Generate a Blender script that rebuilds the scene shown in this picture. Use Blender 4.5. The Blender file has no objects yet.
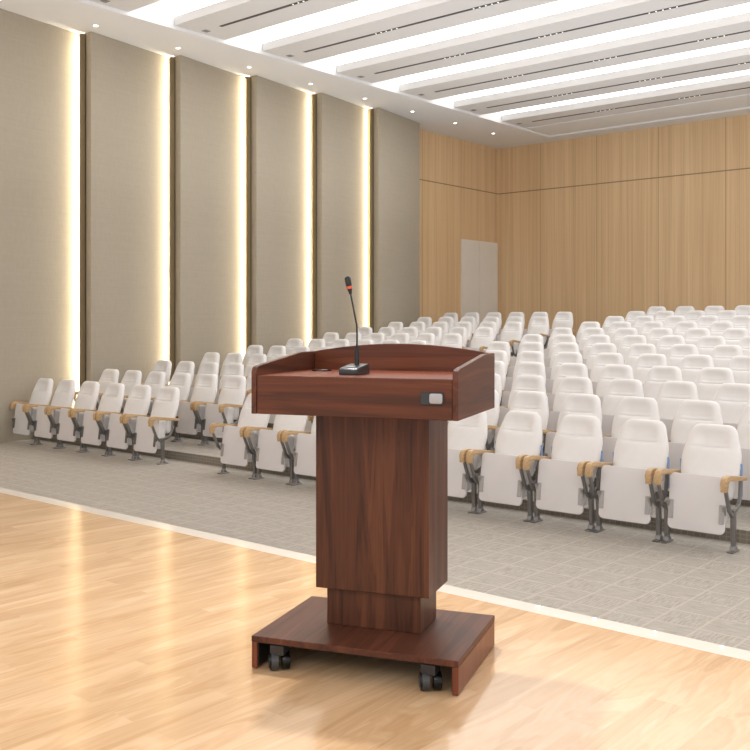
import bpy, bmesh, math, random
from mathutils import Vector, Matrix

random.seed(7)
scn = bpy.context.scene
COL = scn.collection
R = math.radians

# ------------------------------------------------------------------ dimensions
STAGE = 0.377            # stage floor above hall floor
EYE = 1.627              # camera above hall floor
CEIL = EYE + 4.27        # border ceiling
WALLX = -12.97
BACKY = 19.9
RIGHTX = 5.0
RISE = 0.098
ROWP = 0.94
STEP0 = 7.16             # first riser
ROW1 = 6.85              # feet of the first row


# ------------------------------------------------------------------ materials
def srgb(r, g, b):
    def f(c):
        c /= 255.0
        return c / 12.92 if c <= 0.04045 else ((c + 0.055) / 1.055) ** 2.4
    return (f(r), f(g), f(b), 1.0)


class NT:
    def __init__(self, name):
        self.m = bpy.data.materials.new(name)
        self.m.use_nodes = True
        self.t = self.m.node_tree
        self.b = self.t.nodes['Principled BSDF']

    def n(self, typ, **kw):
        nd = self.t.nodes.new(typ)
        for k, v in kw.items():
            setattr(nd, k, v)
        return nd

    def l(self, a, b):
        self.t.links.new(a, b)

    def coords(self, scale=(1, 1, 1), rot=(0, 0, 0), loc=(0, 0, 0)):
        tc = self.n('ShaderNodeTexCoord')
        mp = self.n('ShaderNodeMapping')
        mp.inputs['Scale'].default_value = scale
        mp.inputs['Rotation'].default_value = rot
        mp.inputs['Location'].default_value = loc
        self.l(tc.outputs['Object'], mp.inputs['Vector'])
        return mp.outputs['Vector']

    def noise(self, vec, scale=1.0, detail=3.0, rough=0.55, dist=0.0):
        nd = self.n('ShaderNodeTexNoise')
        nd.inputs['Scale'].default_value = scale
        nd.inputs['Detail'].default_value = detail
        nd.inputs['Roughness'].default_value = rough
        nd.inputs['Distortion'].default_value = dist
        self.l(vec, nd.inputs['Vector'])
        return nd.outputs['Fac']

    def ramp(self, fac, stops):
        nd = self.n('ShaderNodeValToRGB')
        e = nd.color_ramp.elements
        e[0].position, e[0].color = stops[0]
        e[1].position, e[1].color = stops[-1]
        for p, c in stops[1:-1]:
            x = e.new(p)
            x.color = c
        self.l(fac, nd.inputs['Fac'])
        return nd.outputs['Color']

    def mix(self, fac, a, b, mode='MIX'):
        nd = self.n('ShaderNodeMix', data_type='RGBA', blend_type=mode)
        for sock, v in ((nd.inputs[0], fac), (nd.inputs[6], a), (nd.inputs[7], b)):
            if hasattr(v, 'is_linked'):
                self.l(v, sock)
            else:
                sock.default_value = v
        return nd.outputs[2]

    def math(self, op, a, b=0.0):
        nd = self.n('ShaderNodeMath', operation=op)
        for i, v in enumerate((a, b)):
            if hasattr(v, 'is_linked'):
                self.l(v, nd.inputs[i])
            else:
                nd.inputs[i].default_value = v
        return nd.outputs[0]

    def bump(self, h, strength=0.2, dist=0.01):
        nd = self.n('ShaderNodeBump')
        nd.inputs['Strength'].default_value = strength
        nd.inputs['Distance'].default_value = dist
        self.l(h, nd.inputs['Height'])
        self.l(nd.outputs['Normal'], self.b.inputs['Normal'])

    def set(self, color=None, rough=0.5, metal=0.0, spec=0.5, coat=0.0, coat_rough=0.1):
        if color is not None:
            if hasattr(color, 'is_linked'):
                self.l(color, self.b.inputs['Base Color'])
            else:
                self.b.inputs['Base Color'].default_value = color
        self.b.inputs['Roughness'].default_value = rough
        self.b.inputs['Metallic'].default_value = metal
        self.b.inputs['Specular IOR Level'].default_value = spec
        self.b.inputs['Coat Weight'].default_value = coat
        self.b.inputs['Coat Roughness'].default_value = coat_rough
        return self.m


def plain(name, rgb, rough=0.5, metal=0.0, spec=0.5, var=0.06, vs=6.0):
    t = NT(name)
    c = srgb(*rgb)
    d = tuple(x * (1 - var) for x in c[:3]) + (1,)
    f = t.noise(t.coords(), vs, 3)
    return t.set(t.ramp(f, [(0.3, d), (0.7, c)]), rough, metal, spec)


def emit(name, rgb, strength):
    t = NT(name)
    t.set((0.8, 0.8, 0.8, 1), 0.6)
    t.b.inputs['Emission Color'].default_value = srgb(*rgb)
    t.b.inputs['Emission Strength'].default_value = strength
    return t.m


def walnut(name, axis, dark, mid, light, rough=0.32, seed=0.0, fine=1.0, warp=1.3):
    """axis = grain direction (0 x, 1 y, 2 z)"""
    t = NT(name)
    s = [14.0, 14.0, 14.0]
    s[axis] = 0.75
    v = t.coords(tuple(s), loc=(seed, seed * 1.7, seed * 0.6))
    a = t.noise(v, 1.0, 3, 0.55, warp)
    rings = t.math('FRACT', t.math('MULTIPLY', a, 6.5))
    tri = t.math('ABSOLUTE', t.math('SUBTRACT', rings, 0.5))
    s2 = [120.0 * fine] * 3
    s2[axis] = 3.5
    b = t.noise(t.coords(tuple(s2), loc=(seed * 3, 0, 0)), 1.0, 3, 0.6, 0.2)
    base = t.ramp(a, [(0.3, dark), (0.5, mid), (0.72, light)])
    ringc = t.ramp(tri, [(0.0, (0.62, 0.6, 0.6, 1)), (0.25, (1, 1, 1, 1))])
    c = t.mix(0.55, base, ringc, 'MULTIPLY')
    fib = t.ramp(b, [(0.3, (0.72, 0.72, 0.72, 1)), (0.65, (1.08, 1.08, 1.08, 1))])
    c = t.mix(0.7, c, fib, 'MULTIPLY')
    return t.set(c, rough, 0, 0.28)


WD, WM, WL = srgb(72, 40, 26), srgb(102, 56, 36), srgb(124, 71, 47)
M = {}
M['walnut_h'] = walnut('walnut horizontal grain', 0, WD, WM, WL, 0.33, 1.3, 1.0, 0.35)
M['walnut_d'] = walnut('walnut board top', 1, srgb(70, 40, 29), srgb(92, 53, 38), srgb(112, 67, 49), 0.42, 4.1)
M['walnut_v'] = walnut('walnut upright grain', 2, srgb(58, 34, 24), srgb(86, 50, 34), srgb(108, 65, 44), 0.36, 2.2)
M['walnut_top'] = walnut('walnut desk top', 0, srgb(112, 56, 36), srgb(134, 67, 43), srgb(150, 80, 52), 0.3, 6.6)
M['walnut_edge'] = walnut('walnut edge banding', 2, srgb(102, 55, 37), srgb(116, 63, 43), srgb(130, 74, 51), 0.3, 9.6)

M['black'] = plain('black plastic', (22, 22, 24), 0.35)
M['gloss_black'] = plain('glossy black plastic', (10, 10, 11), 0.22, 0, 0.3)
M['wheel_grey'] = plain('dark grey caster hub', (56, 56, 58), 0.35)
M['plate_grey'] = plain('dark steel plate', (52, 50, 50), 0.45, 0.3)
M['silver'] = plain('silver button', (172, 172, 176), 0.3, 0.4)
M['latch'] = plain('charcoal latch plate', (46, 47, 50), 0.35)
M['orange'] = plain('orange ring', (226, 92, 52), 0.4)
M['mic_grey'] = plain('dark grey microphone base', (50, 52, 54), 0.35)

M['seat_white'] = plain('white upholstery', (238, 236, 235), 0.55, 0, 0.35, 0.03, 14)
M['shell_white'] = plain('white seat shell', (224, 220, 220), 0.42, 0, 0.4, 0.02, 4)
M['metal'] = plain('grey cast metal', (136, 134, 133), 0.32, 0.7, 0.5, 0.1)
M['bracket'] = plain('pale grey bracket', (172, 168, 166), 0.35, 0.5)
M['bracket_shaded'] = plain('shaded grey bracket', (112, 108, 106), 0.35, 0.5)  # darker copy of the bracket metal, duller reflection put into the colour
M['blue_glint_metal'] = plain('upright bar with painted blue reflection', (140, 168, 214), 0.3, 0.1)  # blue reflection painted into the bar colour

t = NT('beech armrest')
f = t.noise(t.coords((60, 5, 60)), 1.0, 3)
M['arm_wood'] = t.set(t.ramp(f, [(0.3, srgb(180, 146, 104)), (0.7, srgb(206, 174, 132))]), 0.35)

# woven beige wall fabric
t = NT('beige woven wall fabric')
f1 = t.noise(t.coords((1.2, 1.2, 40)), 1.0, 5, 0.65)
f2 = t.noise(t.coords((30, 30, 9)), 1.0, 4, 0.6)
ff = t.math('ADD', t.math('MULTIPLY', f1, 0.5), t.math('MULTIPLY', f2, 0.5))
c = t.ramp(ff, [(0.25, srgb(169, 160, 144)), (0.75, srgb(179, 170, 154))])
M['fabric'] = t.set(c, 0.85, 0, 0.2)
t.bump(ff, 0.05, 0.003)
M['fabric_edge'] = plain('beige panel edge', (170, 159, 139), 0.85, 0, 0.2)
M['recess'] = plain('brown panel recess', (140, 124, 96), 0.8, 0, 0.2)
M['channel'] = plain('brown light channel', (136, 120, 92), 0.7, 0, 0.2)
M['led'] = emit('warm light strip', (255, 240, 210), 42.0)
M['lum'] = emit('white luminous ceiling panel', (255, 251, 244), 3.4)
M['spot'] = emit('small track lamp', (255, 250, 240), 2.2)
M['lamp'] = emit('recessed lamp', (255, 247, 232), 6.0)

M['ceil'] = plain('white painted ceiling', (240, 241, 243), 0.8, 0, 0.2, 0.01)
M['beam'] = plain('pale grey ceiling beam', (228, 227, 227), 0.7, 0, 0.2, 0.01)
M['slot'] = plain('dark slot', (70, 68, 66), 0.6)
M['vent'] = plain('grey vent cap', (140, 140, 144), 0.6)
M['step'] = plain('white stage nosing', (230, 222, 213), 0.18, 0, 0.5, 0.04, 3)
M['door'] = plain('pale grey door', (232, 226, 217), 0.5, 0, 0.4, 0.02)
M['door_gap'] = plain('grey door seam', (150, 142, 130), 0.6)


def wood_wall(name, along, off):
    """oak veneer wall: fine upright grain, panel seams every 1.47 m and one level seam"""
    t = NT(name)
    tc = t.n('ShaderNodeTexCoord')
    sp = t.n('ShaderNodeSeparateXYZ')
    t.l(tc.outputs['Object'], sp.inputs[0])
    u = sp.outputs[along]
    z = sp.outputs[2]
    g = t.noise(t.coords(tuple(34.0 if i != 2 else 0.25 for i in range(3))), 1.0, 4, 0.65)
    g2 = t.noise(t.coords(tuple(7.0 if i != 2 else 0.12 for i in range(3))), 1.0, 2, 0.5)
    gg = t.math('ADD', t.math('MULTIPLY', g, 0.65), t.math('MULTIPLY', g2, 0.35))
    c = t.ramp(gg, [(0.32, srgb(206, 172, 131)), (0.5, srgb(222, 190, 149)), (0.68, srgb(234, 205, 166))])
    k = t.math('FRACT', t.math('DIVIDE', t.math('ADD', u, off), 1.47))
    s1 = t.math('LESS_THAN', k, 0.011)
    s2 = t.math('LESS_THAN', t.math('ABSOLUTE', t.math('SUBTRACT', z, EYE + 3.165)), 0.012)
    seam = t.math('MAXIMUM', t.math('MULTIPLY', s1, 0.6), s2)
    c = t.mix(t.math('MULTIPLY', seam, 0.75), c, srgb(120, 90, 60))
    return t.set(c, 0.5, 0, 0.3)


M['wood_left'] = wood_wall('oak veneer side wall', 1, -18.31 + 14.7)
M['wood_back'] = wood_wall('oak veneer back wall', 0, 11.80 + 1.47)

# carpet tiles, quarter turned
t = NT('grey beige carpet tiles')
tc = t.n('ShaderNodeTexCoord')
ck = t.n('ShaderNodeTexChecker')
ck.inputs['Scale'].default_value = 4.0
t.l(tc.outputs['Object'], ck.inputs['Vector'])
na = t.noise(t.coords((9, 120, 9)), 1.0, 4, 0.75)
nb = t.noise(t.coords((120, 9, 9)), 1.0, 4, 0.75)
mx = t.n('ShaderNodeMix', data_type='FLOAT')
t.l(ck.outputs['Fac'], mx.inputs[0])
t.l(na, mx.inputs[2])
t.l(nb, mx.inputs[3])
weave = mx.outputs[0]
c = t.ramp(weave, [(0.3, srgb(148, 142, 134)), (0.5, srgb(172, 166, 158)), (0.7, srgb(194, 188, 180))])
br = t.n('ShaderNodeTexBrick')
br.offset = 0.0
br.inputs['Scale'].default_value = 1.0
br.inputs['Brick Width'].default_value = 0.25
br.inputs['Row Height'].default_value = 0.25
br.inputs['Mortar Size'].default_value = 0.008
t.l(tc.outputs['Object'], br.inputs['Vector'])
c = t.mix(t.math('MULTIPLY', br.outputs['Fac'], 0.45), c, srgb(198, 191, 181))
M['carpet'] = t.set(c, 0.9, 0, 0.15)
t.bump(weave, 0.3, 0.006)

# riser cladding
t = NT('grey riser mosaic')
br = t.n('ShaderNodeTexBrick')
br.offset = 0.0
br.inputs['Scale'].default_value = 1.0
br.inputs['Brick Width'].default_value = 0.05
br.inputs['Row Height'].default_value = 0.033
br.inputs['Mortar Size'].default_value = 0.004
br.inputs['Color1'].default_value = srgb(138, 130, 119)
br.inputs['Color2'].default_value = srgb(130, 122, 111)
br.inputs['Mortar'].default_value = srgb(152, 145, 134)
tc = t.n('ShaderNodeTexCoord')
sp = t.n('ShaderNodeSeparateXYZ')
cb = t.n('ShaderNodeCombineXYZ')
t.l(tc.outputs['Object'], sp.inputs[0])
t.l(sp.outputs[0], cb.inputs[0])
t.l(sp.outputs[2], cb.inputs[1])
t.l(cb.outputs[0], br.inputs['Vector'])
M['riser'] = t.set(br.outputs['Color'], 0.8, 0, 0.2)

# maple stage boards running away from the stage edge
t = NT('maple stage boards')
tc = t.n('ShaderNodeTexCoord')
mp = t.n('ShaderNodeMapping')
mp.inputs['Rotation'].default_value = (0, 0, R(90))
t.l(tc.outputs['Object'], mp.inputs['Vector'])
br = t.n('ShaderNodeTexBrick')
br.offset = 0.37
br.offset_frequency = 2
br.inputs['Scale'].default_value = 1.0
br.inputs['Brick Width'].default_value = 0.9
br.inputs['Row Height'].default_value = 0.115
br.inputs['Mortar Size'].default_value = 0.0006
br.inputs['Bias'].default_value = 0.1
br.inputs['Color1'].default_value = (0, 0, 0, 1)
br.inputs['Color2'].default_value = (1, 1, 1, 1)
br.inputs['Mortar'].default_value = (0.4, 0.4, 0.4, 1)
t.l(mp.outputs[0], br.inputs['Vector'])
tone = br.outputs['Color']
# each board gets its own stretch of grain
ad = t.n('ShaderNodeVectorMath', operation='MULTIPLY_ADD')
ad.inputs[1].default_value = (5.0, 9.0, 3.0)
t.l(tone, ad.inputs[0])
t.l(t.coords((6, 0.8, 1)), ad.inputs[2])
g0 = t.noise(ad.outputs[0], 1.0, 3, 0.55, 1.6)
g = t.math('ADD', t.math('MULTIPLY', g0, 0.75), t.math('MULTIPLY', t.math('ABSOLUTE', t.math('SUBTRACT', t.math('FRACT', t.math('MULTIPLY', g0, 7.0)), 0.5)), 0.28))
fib = t.noise(t.coords((130, 5, 1)), 1.0, 3, 0.6)
c = t.ramp(g, [(0.28, srgb(204, 167, 126)), (0.5, srgb(219, 185, 147)), (0.72, srgb(229, 200, 166))])
ct = t.ramp(tone, [(0.0, (0.90, 0.87, 0.83, 1)), (1.0, (1.04, 1.03, 1.03, 1))])
c = t.mix(0.85, c, ct, 'MULTIPLY')
cf = t.ramp(fib, [(0.35, (0.93, 0.91, 0.88, 1)), (0.6, (1.02, 1.02, 1.02, 1))])
c = t.mix(0.6, c, cf, 'MULTIPLY')
M['stage'] = t.set(c, 0.15, 0, 0.55)
t.bump(fib, 0.04, 0.002)


# ------------------------------------------------------------------ mesh helpers
def link_mesh(name, bm, mats, parent=None, smooth=False, angle=None):
    me = bpy.data.meshes.new(name)
    bmesh.ops.recalc_face_normals(bm, faces=bm.faces)
    bm.to_mesh(me)
    bm.free()
    for m in (mats if isinstance(mats, (list, tuple)) else [mats]):
        me.materials.append(m)
    if smooth or angle:
        for p in me.polygons:
            p.use_smooth = True
        if angle:
            me.set_sharp_from_angle(angle=R(angle))
    o = bpy.data.objects.new(name, me)
    COL.objects.link(o)
    if parent:
        o.parent = parent
    return o


def tag(o, label=None, cat=None, group=None, kind=None):
    if label:
        o['label'] = label
    if cat:
        o['category'] = cat
    if group:
        o['group'] = group
    if kind:
        o['kind'] = kind
    return o


def thing(name, label, cat, loc=(0, 0, 0), rz=0.0, group=None):
    o = bpy.data.objects.new(name, None)
    o.empty_display_size = 0.1
    COL.objects.link(o)
    o.location = loc
    o.rotation_euler = (0, 0, rz)
    return tag(o, label, cat, group, 'thing')


def bm_box(x0, x1, y0, y1, z0, z1, bm=None, bevel=0.0, seg=2):
    own = bmesh.new()
    bmesh.ops.create_cube(own, size=1.0)
    for v in own.verts:
        v.co = Vector((x0 + (v.co.x + .5) * (x1 - x0), y0 + (v.co.y + .5) * (y1 - y0), z0 + (v.co.z + .5) * (z1 - z0)))
    if bevel:
        bmesh.ops.bevel(own, geom=own.edges[:], offset=bevel, segments=seg, affect='EDGES', profile=0.6)
    return merge(bm, own)


def merge(bm, own):
    if bm is None:
        return own
    me = bpy.data.meshes.new('tmp')
    own.to_mesh(me)
    own.free()
    bm.from_mesh(me)
    bpy.data.meshes.remove(me)
    return bm


def bm_prism(poly, a0, a1, axis='x', bm=None, bevel=0.0, seg=2):
    """poly: 2D outline; extruded along axis. x: (y,z)  y: (x,z)  z: (x,y)"""
    own = bmesh.new()

    def P(p, a):
        if axis == 'x':
            return (a, p[0], p[1])
        if axis == 'y':
            return (p[0], a, p[1])
        return (p[0], p[1], a)
    A = [own.verts.new(P(p, a0)) for p in poly]
    B = [own.verts.new(P(p, a1)) for p in poly]
    n = len(poly)
    own.faces.new(A)
    own.faces.new(B[::-1])
    for i in range(n):
        own.faces.new((A[i], B[i], B[(i + 1) % n], A[(i + 1) % n]))
    bmesh.ops.recalc_face_normals(own, faces=own.faces)
    if bevel:
        ed = [e for e in own.edges if len(e.link_faces) == 2 and e.calc_face_angle() > R(50)]
        bmesh.ops.bevel(own, geom=ed, offset=bevel, segments=seg, affect='EDGES', profile=0.6)
    return merge(bm, own)


def bm_tube(pts, rad, bm=None, n=12, cap=True):
    own = bmesh.new()
    pts = [Vector(p) for p in pts]
    rr = rad if isinstance(rad, (list, tuple)) else [rad] * len(pts)
    rings = []
    up = None
    for i, p in enumerate(pts):
        d = (pts[min(i + 1, len(pts) - 1)] - pts[max(i - 1, 0)]).normalized()
        if up is None:
            up = d.orthogonal().normalized()
        up = (up - d * up.dot(d)).normalized()
        q = d.cross(up)
        rings.append([own.verts.new(p + (up * math.cos(2 * math.pi * k / n) + q * math.sin(2 * math.pi * k / n)) * rr[i]) for k in range(n)])
    for a, b in zip(rings, rings[1:]):
        for k in range(n):
            own.faces.new((a[k], a[(k + 1) % n], b[(k + 1) % n], b[k]))
    if cap:
        own.faces.new(rings[0][::-1])
        own.faces.new(rings[-1])
    return merge(bm, own)


def bm_bar(pts, wx, th, bm=None, bevel=0.004):
    """flat bar in the YZ plane: pts [(y,z)], width along x (wx), thickness th (may vary)"""
    th = th if isinstance(th, (list, tuple)) else [th] * len(pts)
    L, Rr = [], []
    for i, p in enumerate(pts):
        a = Vector(pts[max(i - 1, 0)])
        b = Vector(pts[min(i + 1, len(pts) - 1)])
        d = (b - a).normalized()
        nrm = Vector((-d.y, d.x))
        L.append(tuple(Vector(p) + nrm * th[i] / 2))
        Rr.append(tuple(Vector(p) - nrm * th[i] / 2))
    return bm_prism(L + Rr[::-1], wx[0], wx[1], 'x', bm, bevel, 1)


def bm_disc(cx, cy, z0, z1, r, bm=None, n=24, axis='z', bevel=0.0):
    poly = [(cx + r * math.cos(2 * math.pi * k / n), cy + r * math.sin(2 * math.pi * k / n)) for k in range(n)]
    return bm_prism(poly, z0, z1, axis, bm, bevel)


def structure(name, bm, mats, **kw):
    return tag(link_mesh(name, bm, mats, **kw), kind='structure')


# ------------------------------------------------------------------ setting
# stepped hall floor: one solid profile
prof = [(3.71, -0.2), (3.71, 0.0)]
for r in range(11):
    y = STEP0 + ROWP * r
    prof += [(y, RISE * r), (y, RISE * (r + 1))]
prof += [(BACKY + 0.2, RISE * 11), (BACKY + 0.2, -0.2)]
bm = bm_prism(prof, WALLX - 0.2, RIGHTX, 'x')
bm.normal_update()
for fc in bm.faces:
    if abs(fc.normal.y) > 0.9:
        fc.material_index = 1
structure('floor', bm, [M['carpet'], M['riser']])

STY = 3.60
structure('stage_floor', bm_box(WALLX - 0.2, RIGHTX, -4.0, STY, -0.2, STAGE), M['stage'])
structure('trim_1', bm_box(WALLX - 0.2, RIGHTX, STY, 3.71, -0.2, STAGE + 0.001, bevel=0.003), M['step'])
structure('wall_left', bm_box(WALLX - 0.2, WALLX, -4, BACKY + 0.2, -0.2, CEIL + 1.0), M['wood_left'])
structure('wall_back', bm_box(WALLX, RIGHTX, BACKY, BACKY + 0.2, -0.2, CEIL + 1.0), M['wood_back'])

# ceiling: border along the side wall, band along the back wall, raised field between
OPENX = -11.26
B0, BP, BW = 8.72, 1.735, 0.95
bm = bm_box(WALLX, OPENX, -4, BACKY, CEIL, CEIL + 0.75)
bm_box(OPENX, RIGHTX, BACKY - 0.52, BACKY, CEIL, CEIL + 0.75, bm)
bm_box(OPENX, RIGHTX, B0 + 5 * BP + BW, BACKY - 0.52, CEIL + 0.035, CEIL + 0.75, bm)
bm_box(OPENX, RIGHTX, -4, B0 + 5 * BP + BW, CEIL + 0.66, CEIL + 0.75, bm)
structure('ceiling', bm, M['ceil'])

# double door at the far end of the side wall
zd0, zd1 = RISE * 11, EYE + 1.955
d = tag(link_mesh('door_1', bm_box(WALLX + .001, WALLX + 0.03, 18.31, 19.03, zd0, zd1, bevel=.003), M['door']), kind='structure')
d2 = tag(link_mesh('door_2', bm_box(WALLX + .001, WALLX + 0.03, 19.04, 19.82, zd0, zd1, bevel=.003), M['door']), kind='structure')

# ------------------------------------------------------------------ ceiling beams
ORD = ['first', 'second', 'third', 'fourth', 'fifth', 'sixth', 'seventh', 'eighth', 'ninth', 'tenth', 'eleventh', 'twelfth']
lamp0 = None
for k in range(-2, 6):
    y0 = B0 + BP * k
    n = 5 - k
    lab = ('pale grey ceiling beam with dark slot, closest to the wooden back wall' if n == 0 else
           f'pale grey ceiling beam with dark slot, {ORD[n]} out from the wooden back wall')
    t = thing('light_beam', lab, 'ceiling beam', (OPENX, y0, CEIL + 0.05), 0, 'luminous beams across the ceiling')
    LX = RIGHTX - OPENX
    bmb = bm_box(0.004, LX, 0, BW, 0, 0.13, bevel=0.004, seg=1)
    bm_box(0.004, LX, 0.03, BW, 0.12, 0.605, bmb)
    link_mesh('beam_casing', bmb, M['beam'], t)
    link_mesh('light_panel', bm_box(0.006, LX, 0.008, 0.028, 0.133, 0.55), M['lum'], t)
    s = link_mesh('track_slot', bm_box(0.48, LX, 0.435, 0.492, -0.003, 0.02), M['slot'], t)
    bmc = bm_box(0.10, 0.2, 0.42, 0.52, -0.004, 0.02)
    link_mesh('vent_cap', bmc, M['vent'], t)
    for q in range(5):
        for j in range(5):
            if k < -1:
                continue
            lo = lamp0.copy() if lamp0 else link_mesh('spot_lamp', bm_disc(0, 0, -0.004, -0.002, 0.011, None, 12), M['spot'])
            if lamp0:
                COL.objects.link(lo)
            lamp0 = lo
            lo.parent = s
            lo.location = (1.98 + 1.76 * q + 0.1 * j, 0.4625, -0.0015)

# downlights in the ceiling border
for k in range(-1, 8):
    y = 7.88 + 1.468 * k
    lab = ('small round downlight in the white ceiling border, closest to the back corner' if k == 7 else
           f'small round downlight in the white ceiling border, {ORD[7 - k]} from the back corner')
    t = thing('downlight', lab, 'downlight', (-11.97, y, CEIL), 0, 'downlights along the side wall')
    link_mesh('trim_ring', bm_disc(0, 0, -0.008, 0, 0.046, None, 28, bevel=.002), M['ceil'], t)
    link_mesh('lens', bm_disc(0, 0, -0.013, -0.008, 0.030, None, 24), M['lamp'], t)

# ------------------------------------------------------------------ side wall panels
PN0, PP = 8.00, 1.63
XN, XF = -12.27, -12.52
for k in range(-2, 5):
    yn = PN0 + PP * k
    yf = yn + PP - 0.031
    nm = k + 2
    last = (k == 4)
    if last:
        lab = 'tall beige fabric wall panel without a light, next to the wooden wall'
        yf = 16.22
    else:
        lab = f'tall beige fabric wall panel with glowing edge, {ORD[3 - k]} before the unlit panel'
    xf = XF if not last else -12.56
    t = thing('wall_panel', lab, 'wall panel', (0, 0, 0), 0, 'tilted fabric panels on the side wall')
    board = bm_prism([(XN, yn), (xf, yf), (xf - 0.13, yf), (XN - 0.13, yn)], 0.0, CEIL - 0.002, 'z', None, 0.006, 2)
    link_mesh('fabric_board', board, M['fabric'], t, angle=40)
    back = bm_prism([(XN - 0.132, yn + 0.012), (xf - 0.132, yf - 0.02), (WALLX + 0.02, yf - 0.02), (WALLX + 0.02, yn + 0.012)], 0.0, CEIL - 0.004, 'z')
    link_mesh('backing', back, M['recess'], t)
    if not last:
        # light strip standing at the far edge of the board, shining back along it
        link_mesh('light_strip', bm_box(XF + 0.072, XF + 0.095, yf - 0.026, yf + 0.002, 0.02, CEIL - 0.03), M['led'], t)
        bmc = bm_box(XF + 0.096, XF + 0.103, yf - 0.062, yf + 0.028, 0.0, CEIL - 0.02)
        bm_box(XF - 0.02, XF + 0.0955, yf + 0.004, yf + 0.028, 0.0, CEIL - 0.02, bmc)
        link_mesh('strip_channel', bmc, M['channel'], t)

# ------------------------------------------------------------------ glints on the stage nosing, put in as small glowing discs
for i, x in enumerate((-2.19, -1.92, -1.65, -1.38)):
    lab = f'tiny glowing disc as a glint on the white stage edge, {ORD[i]} to the right of the lectern'
    t = thing('edge_glint', lab, 'light', (x, 3.68, STAGE + 0.0012), 0, 'tiny glints on the stage edge')
    link_mesh('glint_rim', bm_disc(0, 0, 0, 0.002, 0.009, None, 16), M['silver'], t)
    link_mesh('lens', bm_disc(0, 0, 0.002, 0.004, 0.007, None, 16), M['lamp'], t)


# ------------------------------------------------------------------ seats
def sstep(a, b, x):
    x = max(0.0, min(1.0, (x - a) / (b - a)))
    return x * x * (3 - 2 * x)


def backrest_bm():
    S = 0.56
    ss = [0, .012, .03, .06, .12, .2, .28, .335, .352, .362, .370, .376, .382, .390, .402, .42, .445, .47, .495, .515, .532, .545, .554, .56]
    nu = 17
    us = [math.sin(math.pi / 2 * (2 * i / (nu - 1) - 1)) for i in range(nu)]
    bm = bmesh.new()
    F, B = [], []
    for s in ss:
        w = 0.192 + 0.031 * sstep(0, 0.25, s) - 0.052 * sstep(0.30, 0.56, s)
        r = 0.07
        if s > S - r:
            w -= r - math.sqrt(max(0, r * r - (s - (S - r)) ** 2))
        if s < 0.03:
            w -= 0.03 - math.sqrt(max(0, 0.03 ** 2 - (0.03 - s) ** 2))
        fr, bk = [], []
        v = s / S
        for u in us:
            x = w * u
            e = max(0, 1 - abs(u) ** 5) ** 0.5 * max(0, 1 - abs(2 * v - 1) ** 14) ** 0.5
            front = 0.055 * e
            scoop = 0.036 * sstep(.378, .405, s) * (1 - sstep(.45, .535, s)) * (1 - sstep(.07, .155, abs(x)))
            groove = 0.026 * math.exp(-((s - .377) / .009) ** 2) * (1 - sstep(.09, .14, abs(x)))
            pad = 0.014 * (sstep(.20, .30, s) * (1 - sstep(.34, .375, s))) * (1 - sstep(.08, .17, abs(x)))
            front = front - scoop * e - groove * e + pad * e
            rear = 0.04 * e
            edge = (e == 0)
            a = bm.verts.new((x, -front, s))
            b = a if edge else bm.verts.new((x, rear, s))
            fr.append(a)
            bk.append(b)
        F.append(fr)
        B.append(bk)
    for G, flip in ((F, False), (B, True)):
        for i in range(len(ss) - 1):
            for j in range(nu - 1):
                q = [G[i][j], G[i][j + 1], G[i + 1][j + 1], G[i + 1][j]]
                if flip:
                    q = q[::-1]
                try:
                    bm.faces.new(q)
                except ValueError:
                    pass
    bmesh.ops.remove_doubles(bm, verts=bm.verts[:], dist=1e-5)
    # lean back and set on the frame
    rot = Matrix.Rotation(-R(19), 4, 'X')
    bmesh.ops.transform(bm, matrix=Matrix.Translation((0, 0.125, 0.335)) @ rot, verts=bm.verts[:])
    return bm


def rrect(w0, w1, z0, z1, r, n=6):
    """rounded rectangle outline in (x,z), width w0 at the bottom and w1 at the top"""
    pts = []
    for (cx, cz, a0) in ((w0 - r, z0 + r, -90), (w1 - r, z1 - r, 0), (-w1 + r, z1 - r, 90), (-w0 + r, z0 + r, 180)):
        for i in range(n + 1):
            a = R(a0 + 90 * i / n)
            pts.append((cx + r * math.cos(a), cz + r * math.sin(a)))
    return pts


def tilt(bm, piv, deg):
    m = Matrix.Translation(piv) @ Matrix.Rotation(R(deg), 4, 'X') @ Matrix.Translation(-Vector(piv))
    bmesh.ops.transform(bm, matrix=m, verts=bm.verts[:])
    return bm


SEAT_PIV = Vector((0, 0.0, 0.30))
TILT = -7


def shell_bm():
    return tilt(bm_prism(rrect(.210, .207, .115, .522, .038), -0.065, -0.043, 'y', None, 0.006, 2), SEAT_PIV, TILT)


def cushion_bm():
    bm = bmesh.new()
    out = rrect(.190, .190, .16, .512, .06, 5)
    rings = []
    prof = [(-0.041, 0.96), (-0.01, 1.0), (0.04, 0.99), (0.08, 0.93), (0.100, 0.78), (0.108, 0.5)]
    for y, s in prof:
        rings.append([bm.verts.new((x * s, y, 0.336 + (z - 0.336) * s)) for x, z in out])
    n = len(out)
    for a, b in zip(rings, rings[1:]):
        for i in range(n):
            bm.faces.new((a[i], a[(i + 1) % n], b[(i + 1) % n], b[i]))
    bm.faces.new(rings[0])
    bm.faces.new(rings[-1][::-1])
    return tilt(bm, SEAT_PIV, TILT)


def bracket_bm(s):
    bm = bm_box(s * .188 - .019, s * .188 + .019, -0.075, -0.065, .19, .325, bevel=.003, seg=1)
    bm_prism([(-0.06, .32), (-0.06, .25), (-0.098, .315)], s * .205 - .010, s * .205 + .010, 'x', bm)
    return tilt(bm, SEAT_PIV, TILT)


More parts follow.
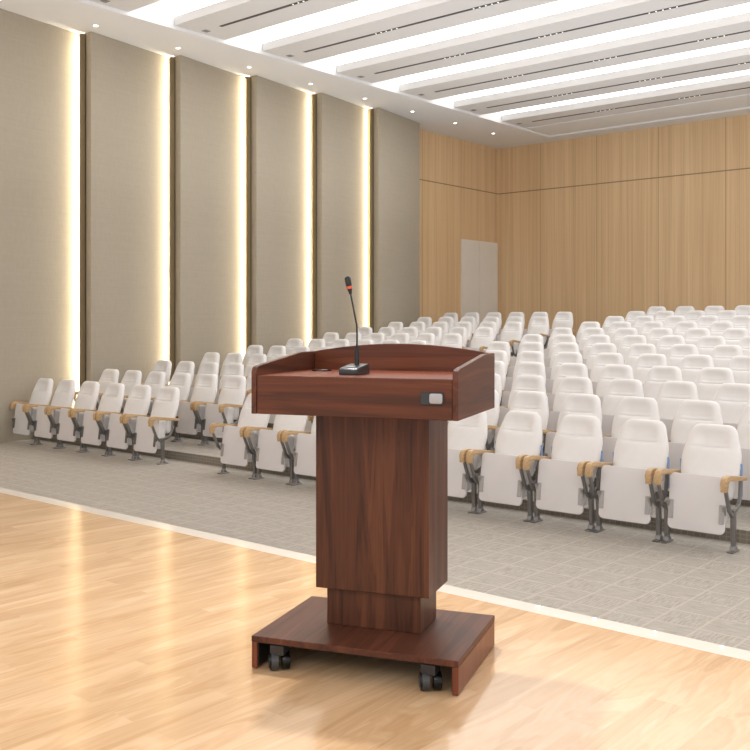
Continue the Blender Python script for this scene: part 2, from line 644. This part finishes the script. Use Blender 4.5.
def arm_bm(s):
    poly = [(.225, .508), (.232, .496), (.225, .480), (-.110, .514), (-.138, .500), (-.152, .450), (-.188, .444), (-.195, .500), (-.184, .531), (-.158, .549), (-.115, .555)]
    return bm_prism(poly, s * .243 - .0225, s * .243 + .0225, 'x', None, 0.006, 2)


def leg_bm(s):
    x0, x1 = s * .246 - .016, s * .246 + .016
    bm = bm_box(s * .246 - .024, s * .246 + .024, -.075, .06, 0, .012, bevel=.004, seg=1)
    bm_prism([(-.035, .01), (.035, .01), (.018, .04), (-.022, .045)], s * .246 - .02, s * .246 + .02, 'x', bm, .004, 1)
    bm_bar([(0.0, .012), (-.004, .15), (-.010, .30)], (x0, x1), [.036, .040, .046], bm)
    bm_bar([(-.008, .258), (-.050, .275), (-.088, .305), (-.124, .385), (-.158, .465)], (x0 + .004, x1 - .004), [.034, .030, .028, .026, .026], bm)
    bm_bar([(-.02, .285), (.05, .295), (.098, .32), (.125, .37), (.138, .45), (.140, .495)], (x0 + .004, x1 - .004), [.036, .032, .028, .026, .026, .026], bm)
    return bm


def make_seat():
    t = thing('auditorium_seat', 'x', 'seat')
    link_mesh('backrest', backrest_bm(), M['seat_white'], t, smooth=True)
    link_mesh('seat_cushion', cushion_bm(), M['seat_white'], t, angle=50)
    link_mesh('seat_shell', shell_bm(), M['shell_white'], t, angle=35)
    for s in (-1, 1):
        link_mesh('armrest', arm_bm(s), M['arm_wood'], t, angle=35)['side'] = s
        link_mesh('leg', leg_bm(s), M['metal'], t)['side'] = s
        link_mesh('hinge_bracket', bracket_bm(s), M['bracket'], t)
    return t


def copy_tree(o, parent=None):
    c = o.copy()
    COL.objects.link(c)
    c.parent = parent
    for ch in o.children:
        copy_tree(ch, c)
    return c


proto = make_seat()
first = False


def place(x, y, z, label, group):
    global first
    o = proto if first else copy_tree(proto)
    first = False
    o.location = (x, y, z)
    o['label'] = label
    o['group'] = group
    return o


# projection used only to leave out the seats that stand outside the view
YAW_S, YAW_C = 0.76128, 0.64842


def px(x, y):
    xc, zc = x * YAW_S + y * YAW_C, -x * YAW_C + y * YAW_S
    return 375 + 960 * xc / zc


shaded_brackets = {}
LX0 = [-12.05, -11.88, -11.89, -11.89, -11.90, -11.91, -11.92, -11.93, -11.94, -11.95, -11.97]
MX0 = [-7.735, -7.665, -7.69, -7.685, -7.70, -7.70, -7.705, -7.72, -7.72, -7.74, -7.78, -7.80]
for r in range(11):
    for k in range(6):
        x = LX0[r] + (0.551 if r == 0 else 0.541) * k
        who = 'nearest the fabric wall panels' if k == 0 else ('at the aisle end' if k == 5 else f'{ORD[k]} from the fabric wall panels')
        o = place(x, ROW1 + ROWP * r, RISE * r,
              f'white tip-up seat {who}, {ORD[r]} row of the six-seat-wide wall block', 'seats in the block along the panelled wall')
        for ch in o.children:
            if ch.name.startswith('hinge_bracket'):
                dk = shaded_brackets.get(ch.data.name)
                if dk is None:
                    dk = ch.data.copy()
                    dk.materials[0] = M['bracket_shaded']
                    shaded_brackets[ch.data.name] = dk
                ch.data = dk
        if r == 0 and k == 0:
            # this seat stands hard against the panel: no leg on the wall side, a short armrest
            for ch in list(o.children):
                if ch.get('side') == -1 and ch.name.startswith('leg'):
                    bpy.data.objects.remove(ch)
                elif ch.get('side') == -1 and ch.name.startswith('armrest'):
                    ch.location.y = 0.10
for r in range(12):
    for k in range(10):
        x = MX0[r] + 0.556 * k
        y = ROW1 + ROWP * r
        if px(x, y) > 800:
            continue
        who = 'at the aisle end' if k == 0 else f'{ORD[k]} from the aisle'
        o = place(x, y, RISE * r,
                  f'white tip-up seat {who}, {ORD[r]} row of the wide block behind the lectern', 'seats in the wide middle block')
        if r == 0 and k >= 6:  # only these seats get bars with the painted blue reflection
            for s in (-1, 1):
                b = link_mesh('support_bar', bm_box(s * .226 - .009, s * .226 + .009, .205, .22, .36, .60, bevel=.004, seg=1), M['blue_glint_metal'], o)
                b['label'] = 'upright bar with painted blue reflection beside the backrest'

for ch in list(proto.children):
    bpy.data.objects.remove(ch)
bpy.data.objects.remove(proto)

# ------------------------------------------------------------------ lectern
LW, LD = 0.772, 0.540
fl = (-0.444 * 0.76128 + 3.48 * -0.64842, -0.444 * 0.64842 + 3.48 * 0.76128)
ANG = math.atan2(0.3328, 0.943) + R(0.9)
fl = (fl[0] + 0.010 * math.sin(ANG), fl[1] - 0.010 * math.cos(ANG))
T = thing('lectern', 'dark walnut wheeled lectern with a curved desk rim on the stage', 'lectern', (fl[0], fl[1], STAGE), ANG)
# base: board with two side skirts
link_mesh('base_board', bm_box(0, LW, 0, LD, .098, .120, bevel=.002, seg=1), M['walnut_d'], T)
for x0 in (0.0, LW - .022):
    link_mesh('base_skirt', bm_box(x0, x0 + .022, .002, LD, .003, .0975, bevel=.004, seg=2), M['walnut_edge'], T)
link_mesh('base_crossbar', bm_box(.023, LW - .023, LD - .03, LD - .01, .03, .0975), M['black'], T)
link_mesh('base_shade_sheet', bm_box(.0225, LW - .0225, .012, LD - .012, .0932, .0979), M['black'], T)  # thin black sheet standing in for the shadow under the board
for x0 in (.0222, LW - .0252):
    link_mesh('skirt_shade_sheet', bm_box(x0, x0 + .003, .010, LD - .012, .012, .0932), M['black'], T)  # black sheets painting the shade inside the skirts
for (ox, oy, sw) in ((.098, .030, 38), (LW - .106, .030, 32), (.098, LD - .09, 20), (LW - .106, LD - .09, 60)):
    c = link_mesh('caster', bm_box(-.027, .027, -.024, .024, 0.058, .0932, bevel=.002, seg=1), M['plate_grey'], T)
    c.location = (ox, oy, 0)
    c.rotation_euler = (0, 0, R(sw) - R(38))
    cx, cy = 0.0, 0.0
    for sx, mt in ((-.036, 'wheel_grey'), (.008, 'gloss_black')):
        w = link_mesh('wheel', bm_disc(0, .032, sx, sx + .030, .032, None, 28, 'x', .006), M['gloss_black'], c, angle=40)
        w.rotation_euler = (0, 0, R(30))
        w['label'] = 'glossy black twin wheel'
    cap = link_mesh('wheel_cap', bm_disc(0, .032, -.0385, -.0355, .022, None, 24, 'x', .001), M['wheel_grey'], c, angle=40)
    cap.rotation_euler = (0, 0, R(30))
    hood = [(.0345 * math.cos(R(a)), .032 + .0345 * math.sin(R(a))) for a in range(30, 235, 15)] + [(-.010, .022), (.012, .038)]
    fk = link_mesh('wheel_hood', bm_prism(hood, -.030, -.004, 'x', None, .001, 1), M['wheel_grey'], c)
    fk.rotation_euler = (0, 0, R(30))
# column and its inner sleeve
link_mesh('column_sleeve', bm_box(.203, .571, .222, .425, .1202, .40, bevel=.002, seg=1), M['walnut_v'], T)
link_mesh('column', bm_box(.171, .612, .190, .440, .262, .922, bevel=.002, seg=1), M['walnut_v'], T)
# desk
ZB = .922
link_mesh('desk_bottom', bm_box(.0205, LW - .0205, .012, LD - .001, ZB + .001, ZB + .018), M['walnut_h'], T)
link_mesh('front_panel', bm_box(.0205, LW - .0205, .004, .022, ZB, 1.0605, bevel=.002, seg=1), M['walnut_h'], T)
link_mesh('desk_top', bm_box(.0205, LW - .0205, .0225, LD - .0205, 1.043, 1.0605), M['walnut_top'], T)
# side panels with rounded front shoulder, slope and level rear
side = [(0, ZB), (LD, ZB), (LD, 1.134), (.395, 1.134)]
side += [(.030, 1.096)]
for i in range(1, 7):
    a = R(102 + (180 - 102) * i / 6)
    side.append((.026 + .026 * math.cos(a), 1.069 + .026 * math.sin(a)))
for i, x0 in enumerate((0.0, LW - .020)):
    sp_ = link_mesh('side_panel', bm_prism(side, x0, x0 + .020, 'x', None, .0025, 2), [M['walnut_d']], T)
# arched back panel
arch = [(.0205, ZB)] + [(LW - .0205, ZB)]
for i in range(0, 25):
    u = i / 24
    x = LW - .0205 - (LW - .041) * u
    arch.append((x, 1.134 + .034 * math.sin(math.pi * u) ** 0.9))
link_mesh('back_panel', bm_prism(arch, LD - .020, LD - .0005, 'y', None, .002, 1), M['walnut_h'], T)
# latch in the front panel
def rr2(cx, cz, w, h, r):
    return [(cx + x, cz + z - h / 2 + h / 2) for x, z in rrect(w / 2, w / 2, -h / 2, h / 2, r, 5)]
lp = link_mesh('latch_plate', bm_prism(rr2(.681, .9945, .082, .043, .008), -.003, .006, 'y', None, .0015, 1), M['latch'], T)
lb = link_mesh('latch_button', bm_prism(rr2(.696, .9955, .046, .034, .008), -.007, -.002, 'y', None, .002, 2), M['silver'], lp, angle=40)
lb['label'] = 'silver rounded latch button'
lp['label'] = 'dark latch plate set in the front panel'
# cable grommet in the desk top
g = link_mesh('cable_grommet', bm_disc(.105, .40, 1.0605, 1.0645, .040, None, 32, bevel=.0015), M['gloss_black'], T, angle=40)
link_mesh('grommet_glint', bm_disc(.118, .392, 1.0645, 1.066, .014, None, 20), M['silver'], g)  # silver disc painting the glint on the black grommet

# ------------------------------------------------------------------ microphone on the desk
mw, md = .324, .195
ca, sa = math.cos(ANG), math.sin(ANG)
MT = thing('gooseneck_microphone', 'slim black gooseneck microphone with an orange ring standing on the lectern desk', 'microphone',
           (fl[0] + mw * ca - md * sa, fl[1] + mw * sa + md * ca, STAGE + 1.0607), ANG - R(2))
base = bm_prism([(-.060, 0), (.060, 0), (.060, .034), (.045, .038), (-.050, .026), (-.060, .020)], -.037, .037, 'x', None, .004, 2)
link_mesh('microphone_base', base, M['mic_grey'], MT, angle=30)
link_mesh('talk_button', bm_box(-.016, .02, -.045, -.028, .026, .0305, bevel=.002), M['silver'], MT)
link_mesh('stem', bm_tube([(.002, .02, .030), (.002, .02, .06), (.002, .02, .102)], [.0095, .0085, .0075], None, 16), M['black'], MT, angle=40)
# direction toward the picture's left, in the lectern frame
nk = []
for i in range(13):
    u = i / 12
    bend = 0.0 if u < .38 else (u - .38) / .62
    nk.append((.002 - .028 * bend, .02 + .004 * bend, .10 + u * .200))
link_mesh('gooseneck', bm_tube(nk, .0034, None, 10), M['black'], MT, smooth=True)
e = Vector(nk[-1])
dr = (Vector(nk[-1]) - Vector(nk[-2])).normalized()
link_mesh('collar', bm_tube([e - dr * .004, e + dr * .006, e + dr * .016], [.005, .007, .0095], None, 16), M['black'], MT, angle=40)
link_mesh('light_ring', bm_tube([e + dr * .016, e + dr * .026], .0108, None, 18), M['orange'], MT, angle=40)
link_mesh('microphone_head', bm_tube([e + dr * .026, e + dr * .034, e + dr * .056, e + dr * .062, e + dr * .065], [.0095, .0115, .0118, .009, .004], None, 18), M['black'], MT, angle=50)


# ------------------------------------------------------------------ light
def area(name, loc, size, power, target, color=(1, 1, 1), spread=None):
    L = bpy.data.lights.new(name, 'AREA')
    L.shape = 'RECTANGLE'
    L.size, L.size_y = size
    L.energy = power
    L.color = color
    if spread:
        L.spread = R(spread)
    o = bpy.data.objects.new(name, L)
    COL.objects.link(o)
    o.location = loc
    o.rotation_euler = (Vector(target) - Vector(loc)).to_track_quat('-Z', 'Y').to_euler()
    return o


W = bpy.data.worlds.new('hall fill')
scn.world = W
W.use_nodes = True
bg = W.node_tree.nodes['Background']
bg.inputs['Color'].default_value = (1.0, 0.985, 0.975, 1)
bg.inputs['Strength'].default_value = 1.2  # even fill through the open sides, in place of the room's bounce

# lamps of the stage ceiling, above and behind the viewer; hall lamp; added ceiling fill
lc, ls = math.cos(ANG), math.sin(ANG)
lx, ly = fl[0] + LW / 2 * lc - LD / 2 * ls, fl[1] + LW / 2 * ls + LD / 2 * lc
area('stage_lamp', (lx - 1.35 * lc - 1.5 * ls, ly - 1.35 * ls + 1.5 * lc, STAGE + 5.2), (0.22, 0.22), 27, (lx, ly, STAGE), (1, .97, .93), 75)
area('stage_wash', (0.5, -3.2, 5.2), (6.0, 2.0), 105, (-4.5, 7.0, 0.6), (1, .97, .93))
area('hall_lamp', (-5.5, 12.0, CEIL - 0.1), (11.0, 8.0), 170, (-5.5, 12.0, 0), (1, .98, .96))
area('ceiling_fill', (-5.5, 11.5, 3.4), (11.0, 12.0), 205, (-5.5, 11.5, 9), (.93, .965, 1))  # added fill facing up, not a hall lamp; lifts ceiling and upper walls

# ------------------------------------------------------------------ camera
cam = bpy.data.cameras.new('camera')
cam.sensor_fit = 'HORIZONTAL'
cam.sensor_width = 36
cam.lens = 36 * 960 / 750
cam.shift_y = -(375 - 323) / 750
co = bpy.data.objects.new('camera', cam)
COL.objects.link(co)
co.location = (0, 0, EYE)
co.rotation_euler = (R(90), 0, math.asin(YAW_C))
scn.camera = co

scn.view_settings.view_transform = 'Standard'
scn.view_settings.look = 'None'
scn.view_settings.exposure = 0.06
scn.cycles.use_denoising = True
scn.cycles.max_bounces = 8
scn.cycles.sample_clamp_indirect = 6.0
